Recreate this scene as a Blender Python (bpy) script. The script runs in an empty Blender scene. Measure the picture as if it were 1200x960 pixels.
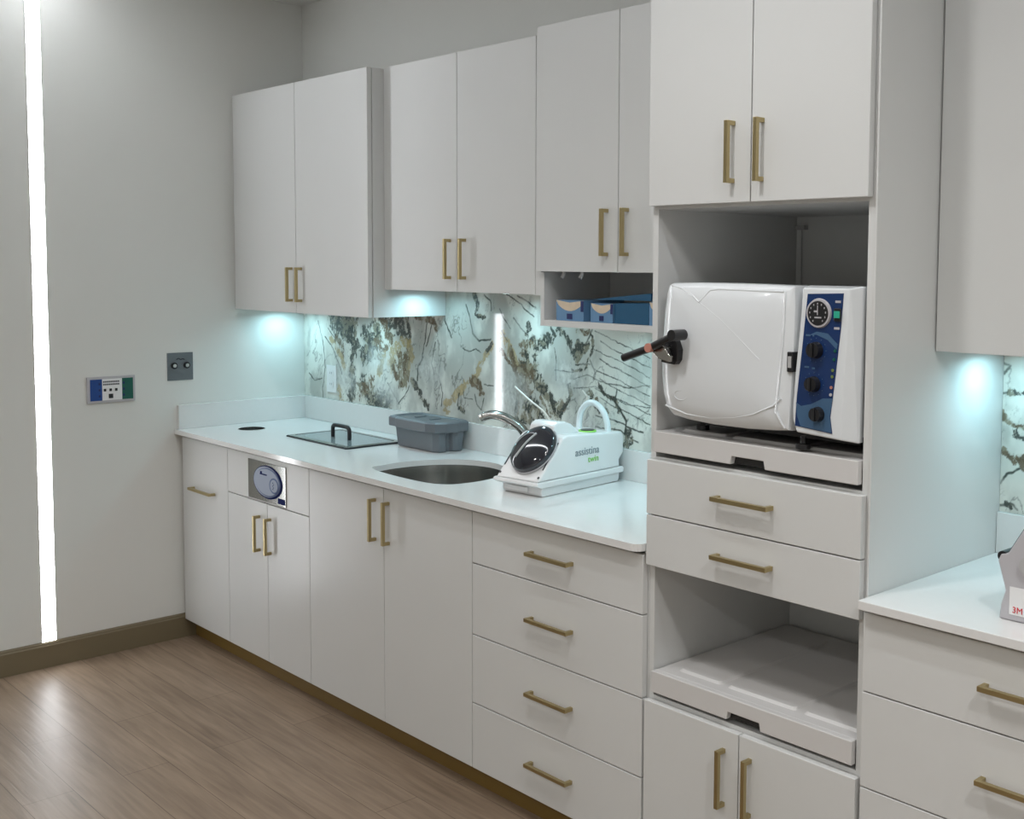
import bpy, bmesh, math
import numpy as np
from mathutils import Vector, Matrix
C = bpy.context.scene.collection
scene = bpy.context.scene
PI = math.pi
# ------------------------------------------------------------------ camera
def srgb(*c):
    return tuple((v/255/12.92) if v/255 <= .04045 else ((v/255+.055)/1.055)**2.4 for v in c) + (1,)
F, PX, PY = 1350.24, 695.32, 406.81
yaw, pit, rol = .7637, -.0711, .0068
fw = Vector((-math.cos(yaw)*math.cos(pit), math.sin(yaw)*math.cos(pit), math.sin(pit)))
rt = fw.cross(Vector((0, 0, 1))).normalized(); up = rt.cross(fw)
r2 = rt*math.cos(rol)+up*math.sin(rol); u2 = -rt*math.sin(rol)+up*math.cos(rol)
cd = bpy.data.cameras.new('camera'); cam = bpy.data.objects.new('camera', cd); C.objects.link(cam)
cd.sensor_width = 36; cd.lens = F*36/1200; cd.shift_x = (600-PX)/1200; cd.shift_y = -(480-PY)/1200
cd.clip_start = .05
M = Matrix((r2, u2, -fw)).transposed().to_4x4(); M.translation = (4.7963, -2.7357, 1.6306)
cam.matrix_world = M
scene.camera = cam
# ------------------------------------------------------------------ exposure, world, lights
vs = scene.view_settings
vs.view_transform = 'Standard'; vs.look = 'None'; vs.gamma = 1; vs.use_curve_mapping = False
vs.exposure = EXPOSURE = 0.0
w = bpy.data.worlds.new('world'); scene.world = w; w.use_nodes = True
w.node_tree.nodes['Background'].inputs[0].default_value = (.8, .85, .9, 1)
w.node_tree.nodes['Background'].inputs[1].default_value = .05
def area(name, loc, size, power, col, rot=(0, 0, 0), shape='SQUARE', sy=None, spread=180):
    l = bpy.data.lights.new(name, 'AREA'); l.energy = power; l.color = col; l.shape = shape; l.size = size
    if sy: l.size_y = sy
    l.spread = math.radians(spread)
    o = bpy.data.objects.new(name, l); o.location = loc; o.rotation_euler = rot; C.objects.link(o); return o
CEIL = 2.80
WARM = (1.0, .985, .975)
for x, y, p in ((1.8, -2.4, 6), (3.15, -1.55, 9), (4.9, -1.7, 16), (2.4, -3.7, 8), (4.4, -3.7, 26)):  # second lamp is an added fill to brighten the tall cabinet's top
    area('downlight_and_fill', (x, y, CEIL-.012), .16, p, WARM, shape='DISK', spread=150)
STRIP = 19.5
PUCK = (.47, .87, 1.0)
PUCKS = ((.11, -.15, 1.425, .75), (.62, -.17, 1.425, .95), (1.195, -.16, 1.532, .65), (1.70, -.17, 1.532, .95),
         (2.25, -.17, 1.4355, .55), (2.60, -.17, 1.4355, .75), (3.53, -.15, 1.437, .75), (3.95, -.17, 1.437, .35))  # mid-run pucks are added to brighten the worktop
# ------------------------------------------------------------------ materials
def mat(name, col, rough=.5, metal=0, spec=.5, coat=0, bump=0, bscale=80, emit=None, estr=0, trans=0, var=0, vscale=4):
    m = bpy.data.materials.new(name); m.use_nodes = True
    nt = m.node_tree; b = nt.nodes['Principled BSDF']; I = b.inputs
    I['Base Color'].default_value = col; I['Roughness'].default_value = rough; I['Metallic'].default_value = metal
    I['Specular IOR Level'].default_value = spec; I['Coat Weight'].default_value = coat; I['Coat Roughness'].default_value = .08
    if trans: I['Transmission Weight'].default_value = trans
    if emit: I['Emission Color'].default_value = emit; I['Emission Strength'].default_value = estr
    tc = nt.nodes.new('ShaderNodeTexCoord')
    n = nt.nodes.new('ShaderNodeTexNoise'); n.inputs['Scale'].default_value = vscale; n.inputs['Detail'].default_value = 4
    nt.links.new(tc.outputs['Object'], n.inputs['Vector'])
    mx = nt.nodes.new('ShaderNodeMix'); mx.data_type = 'RGBA'
    mx.inputs['A'].default_value = col; mx.inputs['B'].default_value = tuple(c*(1-max(var, .02)*2) for c in col[:3])+(1,)
    nt.links.new(n.outputs['Fac'], mx.inputs['Factor']); nt.links.new(mx.outputs['Result'], I['Base Color'])
    if bump:
        n2 = nt.nodes.new('ShaderNodeTexNoise'); n2.inputs['Scale'].default_value = bscale; n2.inputs['Detail'].default_value = 5
        nt.links.new(tc.outputs['Object'], n2.inputs['Vector'])
        bp = nt.nodes.new('ShaderNodeBump'); bp.inputs['Strength'].default_value = bump; bp.inputs['Distance'].default_value = .002
        nt.links.new(n2.outputs['Fac'], bp.inputs['Height']); nt.links.new(bp.outputs['Normal'], I['Normal'])
    return m
WHITE = mat('white_laminate', (.685, .692, .682, 1), .32, spec=.45, bump=.04, bscale=300)
INNER = mat('cabinet_interior', (.42, .41, .38, 1), .5)
WALL = mat('wall_paint', (.74, .745, .715, 1), .7, spec=.25, bump=.12, bscale=350)
CEILM = mat('ceiling_paint', (.76, .76, .74, 1), .8)
BRASS = mat('brushed_brass', srgb(186, 170, 128), .36, metal=1, bump=.05, bscale=500)
QUARTZ = mat('white_quartz', (.78, .78, .77, 1), .12, spec=.5, var=.02, vscale=60)
BASEB = mat('taupe_vinyl_base', srgb(118, 107, 84), .45)
KICKM = mat('bronze_toe_kick', srgb(128, 102, 48), .4)
PLATE = mat('polished_plate', (.30, .295, .28, 1), .13, metal=1)
STEEL = mat('brushed_steel', (.45, .44, .42, 1), .2, metal=1, bump=.05, bscale=400)
CHROME = mat('polished_chrome', (.7, .7, .7, 1), .1, metal=1)
BLACK = mat('black_plastic', (.012, .012, .014, 1), .3)
DGLASS = mat('smoked_lid', (.012, .014, .022, 1), .08, spec=.7, coat=.5)
PLASTIC = mat('white_plastic', (.82, .82, .82, 1), .25)
ACW = mat('autoclave_enamel', (.76, .79, .81, 1), .16, coat=.4)
GREYW = mat('autoclave_grey', (.45, .45, .45, 1), .3)
NAVY = mat('navy_panel', srgb(22, 50, 98), .25)
STEELB = mat('slate_blue_panel', srgb(66, 98, 130), .3)
GREEN = mat('green_panel', srgb(14, 88, 74), .3)
BLUE = mat('blue_panel', srgb(24, 68, 140), .3)
TUB = mat('grey_tub_plastic', srgb(106, 112, 118), .38, bump=.08, bscale=400)
DARK = mat('dark_hole', (.02, .02, .02, 1), .6)
TXG = mat('grey_lettering', srgb(140, 150, 156), .5)
TXD = mat('dark_lettering', srgb(35, 38, 48), .5)
LIME = mat('green_lettering', srgb(140, 205, 90), .4)
RED = mat('red_lettering', srgb(205, 30, 45), .4)
PINK = mat('copper_hub', srgb(190, 130, 115), .4)
HOSE = mat('translucent_hose', (.78, .84, .86, 1), .25)
CABLE = mat('pale_cable', (.75, .72, .66, 1), .4)
TRAYW = mat('tray_white', (.66, .65, .64, 1), .25)
RUBBER = mat('black_rubber', (.02, .022, .025, 1), .35)
GLASS = mat('lid_glass', (.55, .66, .68, 1), .06, trans=.6, spec=.6)
CARTB = mat('blue_carton', srgb(100, 142, 180), .45)
CARTN = mat('navy_print', srgb(20, 35, 95), .45)
CARTT = mat('teal_carton', srgb(22, 84, 120), .45)
CREAM = mat('cream_pouches', srgb(222, 205, 180), .6, var=.12, vscale=60)
DEV = mat('device_grey', srgb(186, 184, 188), .35)
OLIVE = mat('dim_olive_lamp', srgb(110, 130, 70), .4)
EMIT = mat('led_diffuser', (1, 1, 1, 1), .5, emit=(.92, .955, 1, 1), estr=STRIP)
LENS = mat('puck_lens', (1, 1, 1, 1), .5, emit=(.75, 1, 1, 1), estr=6)
GREENLED = mat('green_switch', (.02, .3, .2, 1), .3, emit=(.05, .6, .4, 1), estr=.12)

def floor_mat():
    m = bpy.data.materials.new('wood_plank_vinyl'); m.use_nodes = True; nt = m.node_tree; N = nt.nodes; L = nt.links
    b = N['Principled BSDF']
    tc = N.new('ShaderNodeTexCoord')
    br = N.new('ShaderNodeTexBrick'); br.offset = .37
    br.inputs['Scale'].default_value = 1; br.inputs['Brick Width'].default_value = 1.2; br.inputs['Row Height'].default_value = .15
    br.inputs['Mortar Size'].default_value = .0012; br.inputs['Mortar Smooth'].default_value = .3
    br.inputs['Color1'].default_value = (.35, .35, .35, 1); br.inputs['Color2'].default_value = (.62, .62, .62, 1); br.inputs['Mortar'].default_value = (.1, .1, .1, 1)
    L.new(tc.outputs['Object'], br.inputs['Vector'])
    mp = N.new('ShaderNodeMapping'); mp.inputs['Scale'].default_value = (1.6, 22, 1); L.new(tc.outputs['Object'], mp.inputs['Vector'])
    n1 = N.new('ShaderNodeTexNoise'); n1.inputs['Scale'].default_value = 2.2; n1.inputs['Detail'].default_value = 7; n1.inputs['Distortion'].default_value = .6
    L.new(mp.outputs[0], n1.inputs['Vector'])
    mp2 = N.new('ShaderNodeMapping'); mp2.inputs['Scale'].default_value = (.9, 3.5, 1); L.new(tc.outputs['Object'], mp2.inputs['Vector'])
    n2 = N.new('ShaderNodeTexNoise'); n2.inputs['Scale'].default_value = 2.5; n2.inputs['Detail'].default_value = 3
    L.new(mp2.outputs[0], n2.inputs['Vector'])
    ad = N.new('ShaderNodeMath'); ad.operation = 'MULTIPLY_ADD'; ad.inputs[1].default_value = .55
    L.new(n1.outputs['Fac'], ad.inputs[0]); 
    a2 = N.new('ShaderNodeMath'); a2.operation = 'MULTIPLY_ADD'; a2.inputs[1].default_value = .35; L.new(n2.outputs['Fac'], a2.inputs[0])
    a3 = N.new('ShaderNodeMath'); a3.operation = 'MULTIPLY'; a3.inputs[1].default_value = .25; L.new(br.outputs['Color'], a3.inputs[0])
    L.new(a3.outputs[0], a2.inputs[2]); L.new(a2.outputs[0], ad.inputs[2])
    cr = N.new('ShaderNodeValToRGB'); e = cr.color_ramp.elements
    e[0].position = .30; e[0].color = srgb(98, 82, 66); e[1].position = .80; e[1].color = srgb(160, 140, 120)
    L.new(ad.outputs[0], cr.inputs['Fac'])
    mx = N.new('ShaderNodeMix'); mx.data_type = 'RGBA'; mx.blend_type = 'MULTIPLY'; L.new(br.outputs['Fac'], mx.inputs['Factor'])
    L.new(cr.outputs['Color'], mx.inputs['A']); mx.inputs['B'].default_value = (.55, .5, .45, 1)
    L.new(mx.outputs['Result'], b.inputs['Base Color'])
    b.inputs['Roughness'].default_value = .42; b.inputs['Specular IOR Level'].default_value = .3
    bp = N.new('ShaderNodeBump'); bp.inputs['Strength'].default_value = .35; bp.inputs['Distance'].default_value = .002
    L.new(n1.outputs['Fac'], bp.inputs['Height']); L.new(bp.outputs['Normal'], b.inputs['Normal'])
    return m
FLOOR = floor_mat()
def marble_mat():
    m = bpy.data.materials.new('veined_marble'); m.use_nodes = True; nt = m.node_tree
    b = nt.nodes['Principled BSDF']; a = nt.nodes.new('ShaderNodeVertexColor'); a.layer_name = 'veining'
    nt.links.new(a.outputs['Color'], b.inputs['Base Color'])
    b.inputs['Roughness'].default_value = .05; b.inputs['Specular IOR Level'].default_value = .38
    return m
MARBLE = marble_mat()

# ------------------------------------------------------------------ helpers
def worg(p):
    v = Vector((0, 0, 0))
    while p is not None: v = v+p.location; p = p.parent
    return v
def obj(name, bm, m, parent=None, smooth=False, bevel=0, seg=2):
    if bevel:
        bmesh.ops.remove_doubles(bm, verts=bm.verts, dist=1e-6)
    bmesh.ops.recalc_face_normals(bm, faces=bm.faces)
    me = bpy.data.meshes.new(name)
    if parent is not None: bmesh.ops.translate(bm, verts=bm.verts, vec=-worg(parent))
    else:
        pass
    bm.to_mesh(me); bm.free()
    for x in (m if isinstance(m, (list, tuple)) else [m]): me.materials.append(x)
    if smooth:
        me.polygons.foreach_set('use_smooth', [True]*len(me.polygons))
    o = bpy.data.objects.new(name, me); C.objects.link(o); o.parent = parent
    if bevel:
        md = o.modifiers.new('bevel', 'BEVEL'); md.width = bevel; md.segments = seg; md.limit_method = 'ANGLE'; md.angle_limit = .6
    if smooth:
        me.set_sharp_from_angle(angle=math.radians(38))
    return o
def tag(o, label, cat, group=None):
    o['label'] = label; o['category'] = cat
    if group: o['group'] = group
    return o
def thing(name, label, cat, loc, group=None):
    o = bpy.data.objects.new(name, None); o.empty_display_size = .05; C.objects.link(o); o.location = loc
    return tag(o, label, cat, group)
def B(): return bmesh.new()
def box(bm, x0, x1, y0, y1, z0, z1, mi=0):
    v = [bm.verts.new(p) for p in ((x0, y0, z0), (x1, y0, z0), (x1, y1, z0), (x0, y1, z0), (x0, y0, z1), (x1, y0, z1), (x1, y1, z1), (x0, y1, z1))]
    for f in ((0, 3, 2, 1), (4, 5, 6, 7), (0, 1, 5, 4), (1, 2, 6, 5), (2, 3, 7, 6), (3, 0, 4, 7)):
        bm.faces.new([v[i] for i in f]).material_index = mi
    return bm
def prism(bm, pts, a, b, axis='y', mi=0):
    """polygon pts (two coords) extruded between a and b along axis. y: pts=(x,z); x: pts=(y,z); z: pts=(x,y)"""
    def P(p, t): return {'y': (p[0], t, p[1]), 'x': (t, p[0], p[1]), 'z': (p[0], p[1], t)}[axis]
    v0 = [bm.verts.new(P(p, a)) for p in pts]; v1 = [bm.verts.new(P(p, b)) for p in pts]
    n = len(pts)
    bm.faces.new(v0).material_index = mi; bm.faces.new(v1[::-1]).material_index = mi
    for i in range(n): bm.faces.new((v0[i], v1[i], v1[(i+1) % n], v0[(i+1) % n])).material_index = mi
    return bm
def cyl(bm, c, axis, r, h, n=32, mi=0, r2=None):
    """cylinder starting at c, along axis for h"""
    ax = Vector(axis).normalized(); t = ax.orthogonal().normalized(); s = ax.cross(t); c = Vector(c); r2 = r if r2 is None else r2
    a = [bm.verts.new(c+(t*math.cos(2*PI*i/n)+s*math.sin(2*PI*i/n))*r) for i in range(n)]
    b = [bm.verts.new(c+ax*h+(t*math.cos(2*PI*i/n)+s*math.sin(2*PI*i/n))*r2) for i in range(n)]
    bm.faces.new(a[::-1]).material_index = mi; bm.faces.new(b).material_index = mi
    for i in range(n): bm.faces.new((a[i], a[(i+1) % n], b[(i+1) % n], b[i])).material_index = mi
    return bm
def smoothpath(pts, k=6):
    pts = [Vector(p) for p in pts]; out = []
    for i in range(len(pts)-1):
        p0 = pts[max(i-1, 0)]; p1 = pts[i]; p2 = pts[i+1]; p3 = pts[min(i+2, len(pts)-1)]
        for j in range(k):
            t = j/k
            out.append(.5*((2*p1)+(p2-p0)*t+(2*p0-5*p1+4*p2-p3)*t*t+(3*p1-p0-3*p2+p3)*t**3))
    return out+[pts[-1]]
def tube(bm, pts, r, n=12, k=6, mi=0):
    """round tube through pts; r float or (r0, r1)"""
    P = smoothpath(pts, k) if k else [Vector(p) for p in pts]
    m = len(P); ra, rb = r if isinstance(r, tuple) else (r, r)
    prev = None; rings = []
    for i, p in enumerate(P):
        d = (P[min(i+1, m-1)]-P[max(i-1, 0)]).normalized()
        if prev is None: t = d.orthogonal().normalized()
        else: t = (prev-d*prev.dot(d)).normalized()
        prev = t; s = d.cross(t); q = ra+(rb-ra)*i/(m-1)
        rings.append([bm.verts.new(p+(t*math.cos(2*PI*j/n)+s*math.sin(2*PI*j/n))*q) for j in range(n)])
    for a, b in zip(rings, rings[1:]):
        for j in range(n): bm.faces.new((a[j], a[(j+1) % n], b[(j+1) % n], b[j])).material_index = mi
    bm.faces.new(rings[0][::-1]).material_index = mi; bm.faces.new(rings[-1]).material_index = mi
    return bm
def loft(bm, rings, cap0=True, cap1=True, mi=0):
    R = [[bm.verts.new(p) for p in r] for r in rings]; n = len(R[0])
    for a, b in zip(R, R[1:]):
        for j in range(n): bm.faces.new((a[j], a[(j+1) % n], b[(j+1) % n], b[j])).material_index = mi
    if cap0: bm.faces.new(R[0][::-1]).material_index = mi
    if cap1: bm.faces.new(R[-1]).material_index = mi
    return bm
def rrect(x0, x1, y0, y1, r, n=6):
    out = []
    for cx, cy, a in ((x1-r, y1-r, 0), (x0+r, y1-r, PI/2), (x0+r, y0+r, PI), (x1-r, y0+r, 3*PI/2)):
        for i in range(n+1):
            t = a+PI/2*i/n; out.append((cx+r*math.cos(t), cy+r*math.sin(t)))
    return out
def text(name, s, size, loc, xd, yd, m, parent, depth=.0004, align='CENTER'):
    cu = bpy.data.curves.new('lettering', 'FONT'); cu.body = s; cu.size = size; cu.extrude = depth; cu.align_x = align; cu.align_y = 'CENTER'
    o = bpy.data.objects.new('t', cu); C.objects.link(o)
    dg = bpy.context.evaluated_depsgraph_get(); me = bpy.data.meshes.new_from_object(o.evaluated_get(dg))
    C.objects.unlink(o); bpy.data.objects.remove(o)
    xd = Vector(xd).normalized(); yd = Vector(yd).normalized(); zd = xd.cross(yd)
    X = Matrix((xd, yd, zd)).transposed().to_4x4(); X.translation = Vector(loc)-worg(parent)
    me.transform(X); me.materials.clear(); me.materials.append(m)
    t = bpy.data.objects.new(name, me); C.objects.link(t); t.parent = parent
    return t
def struct(name, bm, m):
    o = obj(name, bm, m); o['kind'] = 'structure'; return o

# ------------------------------------------------------------------ room
RX, RY = 6.2, -4.6
struct('floor', box(B(), -.1, RX, RY, .1, -.06, 0), FLOOR)
struct('ceiling', box(B(), -.1, RX, RY, .1, CEIL, CEIL+.06), CEILM)
struct('wall_left', box(B(), -.1, 0, RY, .1, 0, CEIL), WALL)
struct('wall_back', box(B(), 0, RX, 0, .1, 0, CEIL), WALL)
struct('wall_right', box(B(), RX, RX+.1, RY, .1, 0, CEIL), WALL)
struct('wall_front', box(B(), -.1, RX+.1, RY-.1, RY, 0, CEIL), WALL)
bm = B(); prism(bm, [(.0, .0), (.013, .0), (.013, .088), (.010, .094), (.010, .098), (.006, .104), (0, .104)], RY+.002, -.555, 'y')
struct('baseboard_left', bm, BASEB)

# ------------------------------------------------------------------ marble
STROKES = [["T",0.003,[[0.131,1.368],[0.167,1.276],[0.187,1.16],[0.163,1.061],[0.169,1.011]]],["T",0.003,[[0.043,1.123],[0.096,1.091],[0.156,1.107]]],["T",0.003,[[0.189,1.297],[0.254,1.25],[0.297,1.187],[0.332,1.14]]],["T",0.002,[[0.212,1.337],[0.263,1.3],[0.32,1.292]]],["D",0.03,[[0.257,1.388],[0.328,1.345]]],["D",0.025,[[0.399,1.401],[0.398,1.318]]],["D",0.012,[[0.454,1.396],[0.425,1.29]]],["D",0.012,[[0.3,1.39],[0.284,1.313]]],["D",0.028,[[0.534,1.325],[0.587,1.269],[0.506,1.235]]],["D",0.018,[[0.453,1.284],[0.41,1.214],[0.402,1.145]]],["B",0.02,[[0.62,1.318],[0.665,1.266],[0.632,1.235]]],["D",0.02,[[0.422,1.109],[0.407,1.032]]],["D",0.03,[[0.505,1.1],[0.584,1.04],[0.682,1.034]]],["B",0.02,[[0.572,1.128],[0.484,1.061]]],["D",0.03,[[0.667,1.411],[0.768,1.386],[0.805,1.338]]],["D",0.01,[[0.83,1.413],[0.848,1.354],[0.835,1.304]]],["D",0.018,[[0.588,1.379],[0.627,1.337]]],["G",0.022,[[0.805,1.31],[0.729,1.252],[0.716,1.197]]],["G",0.014,[[0.841,1.312],[0.865,1.249],[0.841,1.198],[0.816,1.147]]],["B",0.026,[[0.81,1.239],[0.791,1.152]]],["B",0.012,[[0.728,1.19],[0.753,1.163]]],["G",0.012,[[0.671,1.248],[0.625,1.161]]],["B",0.01,[[0.284,1.29],[0.327,1.265],[0.333,1.216]]],["G",0.012,[[0.309,1.073],[0.323,1.024]]],["G",0.008,[[0.241,1.288],[0.297,1.237],[0.353,1.172]]],["D",0.0105,[[0.877,1.148],[0.907,1.119],[0.936,1.086],[0.978,1.058]]],["T",0.004,[[0.949,1.255],[0.913,1.21],[0.907,1.154]]],["T",0.003,[[0.98,1.405],[0.962,1.318],[0.943,1.254]]],["T",0.003,[[1.02,1.417],[1.003,1.361],[0.973,1.301]]],["T",0.0025,[[1.071,1.255],[1.054,1.186],[1.082,1.119],[1.076,1.067]]],["T",0.003,[[1.095,1.494],[1.095,1.41],[1.139,1.341]]],["T",0.002,[[1.025,1.184],[1.008,1.234],[1.032,1.321]]],["T",0.002,[[0.689,1.13],[0.727,1.082],[0.777,1.043]]],["T",0.003,[[0.852,1.128],[0.815,1.082],[0.765,1.042]]],["B",0.008,[[0.903,1.413],[1.026,1.397],[1.043,1.377]]],["T",0.004,[[1.233,1.471],[1.26,1.426],[1.276,1.367],[1.313,1.34],[1.386,1.347]]],["D",0.01,[[1.297,1.522],[1.302,1.49],[1.313,1.454]]],["T",0.003,[[1.349,1.517],[1.386,1.495],[1.391,1.457]]],["D",0.006,[[1.302,1.441],[1.339,1.429]]],["T",0.003,[[1.442,1.465],[1.462,1.433],[1.502,1.394]]],["G",0.01,[[1.396,1.324],[1.35,1.286],[1.329,1.245],[1.297,1.197],[1.232,1.165],[1.205,1.13],[1.15,1.105],[1.11,1.081],[1.105,1.053]]],["B",0.013,[[1.265,1.181],[1.313,1.175],[1.323,1.146]]],["D",0.006,[[1.391,1.327],[1.355,1.299]]],["T",0.004,[[1.189,1.122],[1.177,1.077],[1.21,1.05]]],["D",0.008,[[1.188,1.061],[1.216,1.05]]],["T",0.003,[[1.286,1.13],[1.297,1.091],[1.329,1.074],[1.344,1.122]]],["T",0.002,[[1.216,1.137],[1.221,1.108],[1.275,1.109]]],["T",0.0025,[[1.211,1.304],[1.254,1.293],[1.297,1.309],[1.323,1.294]]],["T",0.002,[[1.344,1.174],[1.401,1.172]]],["G",0.012,[[1.452,1.369],[1.477,1.332],[1.522,1.29],[1.551,1.248]]],["B",0.006,[[1.442,1.311],[1.492,1.276],[1.532,1.234],[1.556,1.185]]],["T",0.003,[[1.482,1.345],[1.452,1.382]]],["B",0.008,[[1.502,1.314],[1.532,1.253],[1.551,1.197],[1.547,1.127],[1.537,1.056]]],["D",0.005,[[1.542,1.127],[1.537,1.078],[1.562,1.049]]],["B",0.022,[[1.595,1.313],[1.58,1.262],[1.59,1.206],[1.561,1.166]]],["B",0.016,[[1.609,1.258],[1.633,1.222]]],["D",0.01,[[1.638,1.307],[1.647,1.254]]],["D",0.012,[[1.618,1.358],[1.656,1.342],[1.693,1.362]]],["B",0.012,[[1.57,1.343],[1.623,1.34]]],["D",0.009,[[1.59,1.382],[1.609,1.414]]],["D",0.008,[[1.707,1.36],[1.698,1.332]]],["T",0.003,[[1.521,1.436],[1.56,1.4],[1.599,1.376]]],["D",0.014,[[1.666,1.212],[1.694,1.177],[1.723,1.137],[1.759,1.103]]],["D",0.016,[[1.628,1.216],[1.662,1.193]]],["B",0.012,[[1.786,1.142],[1.768,1.098],[1.741,1.114]]],["D",0.014,[[1.591,1.118],[1.62,1.071],[1.581,1.061]]],["T",0.004,[[1.561,1.185],[1.619,1.146],[1.695,1.078]]],["B",0.006,[[1.676,1.145],[1.718,1.093]]],["D",0.006,[[1.822,1.206],[1.835,1.177],[1.804,1.144],[1.768,1.122]]],["D",0.006,[[1.73,1.404],[1.748,1.383]]],["D",0.011,[[1.766,1.402],[1.802,1.38],[1.829,1.351]]],["T",0.004,[[1.793,1.386],[1.838,1.34],[1.882,1.33],[1.916,1.374],[1.941,1.41]]],["D",0.005,[[1.924,1.41],[1.937,1.369],[1.934,1.322],[1.917,1.279],[1.891,1.271],[1.839,1.265]]],["D",0.011,[[1.856,1.329],[1.882,1.36],[1.908,1.356]]],["D",0.008,[[1.869,1.306],[1.895,1.331],[1.916,1.353]]],["B",0.008,[[1.864,1.407],[1.916,1.403]]],["T",0.003,[[1.856,1.287],[1.934,1.289]]],["T",0.003,[[1.934,1.304],[1.96,1.259]]],["T",0.0018,[[1.954,1.405],[2.042,1.38],[2.13,1.354],[2.217,1.325]]],["T",0.0018,[[1.98,1.374],[2.042,1.348],[2.131,1.322],[2.217,1.294]]],["T",0.0018,[[1.955,1.341],[2.042,1.317],[2.131,1.291],[2.217,1.263]]],["T",0.0018,[[1.98,1.31],[2.043,1.285],[2.132,1.26],[2.218,1.232]]],["T",0.0018,[[1.955,1.276],[2.043,1.253],[2.132,1.228],[2.218,1.202]]],["T",0.0018,[[1.981,1.245],[2.043,1.221],[2.132,1.197],[2.219,1.171]]],["T",0.0018,[[1.956,1.211],[2.044,1.189],[2.133,1.166],[2.219,1.14]]],["T",0.0018,[[1.982,1.181],[2.044,1.157],[2.133,1.134],[2.22,1.109]]],["D",0.016,[[1.657,1.212],[1.694,1.177],[1.732,1.144],[1.768,1.098]]],["D",0.016,[[1.61,1.133],[1.657,1.093],[1.695,1.072]]],["D",0.016,[[1.599,1.307],[1.585,1.256],[1.581,1.206]]],["D",0.016,[[1.637,1.328],[1.693,1.356],[1.721,1.37]]],["B",0.03,[[1.6,1.226],[1.581,1.187]]],["B",0.03,[[0.779,1.219],[0.803,1.167]]],["D",0.03,[[0.342,1.369],[0.398,1.333]]],["B",0.02,[[0.666,1.375],[0.717,1.319]]],["T",0.002,[[1.848,1.232],[1.917,1.255],[1.977,1.236],[2.043,1.23],[2.124,1.225],[2.218,1.238]]],["T",0.0018,[[1.848,1.199],[1.96,1.217],[2.027,1.194],[2.109,1.166],[2.219,1.165]]],["T",0.0018,[[1.848,1.256],[1.749,1.255]]],["D",0.006,[[1.977,1.225],[2.011,1.198],[2.052,1.184],[2.077,1.146]]],["T",0.004,[[2.027,1.194],[2.077,1.152],[2.11,1.109],[2.102,1.068]]],["D",0.008,[[1.918,1.196],[1.939,1.18]]],["D",0.008,[[1.961,1.147],[2.011,1.128]]],["B",0.007,[[1.961,1.17],[1.978,1.16]]],["T",0.003,[[1.961,1.117],[2.045,1.108],[2.118,1.092],[2.189,1.083]]],["T",0.003,[[2.052,1.173],[2.064,1.214]]],["T",0.0025,[[1.962,1.076],[2.086,1.072],[2.166,1.046]]],["D",0.009,[[2.118,1.075],[2.111,1.028],[2.13,1.053]]],["T",0.002,[[1.749,1.335],[1.754,1.256],[1.759,1.219]]],["T",0.0025,[[1.482,1.517],[1.56,1.487],[1.637,1.44]]],["T",0.003,[[1.541,1.518],[1.608,1.495],[1.646,1.477]]],["K",0.05,[[1.502,1.187],[1.561,1.173]]],["K",0.05,[[1.452,1.118],[1.512,1.105]]],["K",0.05,[[1.919,1.071],[1.97,1.059]]],["K",0.05,[[0.586,1.225],[0.665,1.208]]],["K",0.05,[[0.65,1.083],[0.727,1.068]]],["K",0.05,[[0.961,1.214],[1.031,1.198]]],["K",0.05,[[0.31,1.131],[0.395,1.114]]],["K",0.05,[[1.786,1.24],[1.839,1.226]]],["K",0.05,[[1.854,1.064],[1.906,1.052]]],["B",0.005,[[3.427,1.271],[3.437,1.248],[3.464,1.234],[3.495,1.233]]],["T",0.003,[[3.425,1.316],[3.448,1.32]]],["D",0.005,[[3.45,1.318],[3.492,1.319]]],["D",0.008,[[3.476,1.211],[3.496,1.205]]],["B",0.006,[[3.439,1.172],[3.467,1.154],[3.498,1.162]]],["B",0.007,[[3.485,1.152],[3.5,1.142]]],["T",0.003,[[3.431,1.089],[3.45,1.113],[3.481,1.135]]],["T",0.003,[[3.435,1.033],[3.462,1.041],[3.48,1.031]]],["D",0.004,[[3.451,1.04],[3.462,1.028]]],["T",0.003,[[3.427,1.396],[3.45,1.384],[3.437,1.362]]]]
def vnoise(x, y, seed):
    rng = np.random.RandomState(seed); L = rng.rand(256, 256)
    xi = np.floor(x).astype(int); yi = np.floor(y).astype(int); fx = x-xi; fy = y-yi
    fx = fx*fx*(3-2*fx); fy = fy*fy*(3-2*fy)
    g = lambda a, b: L[a % 256, b % 256]
    return (g(xi, yi)*(1-fx)+g(xi+1, yi)*fx)*(1-fy)+(g(xi, yi+1)*(1-fx)+g(xi+1, yi+1)*fx)*fy
def fbm(x, y, s, seed, o=4):
    t = 0; a = .5; n = 0
    for i in range(o): t = t+a*vnoise(x*s, y*s, seed+i); n += a; s *= 2.03; a *= .55
    return t/n
def smst(a, b, x):
    t = np.clip((x-a)/(b-a), 0, 1); return t*t*(3-2*t)
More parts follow.
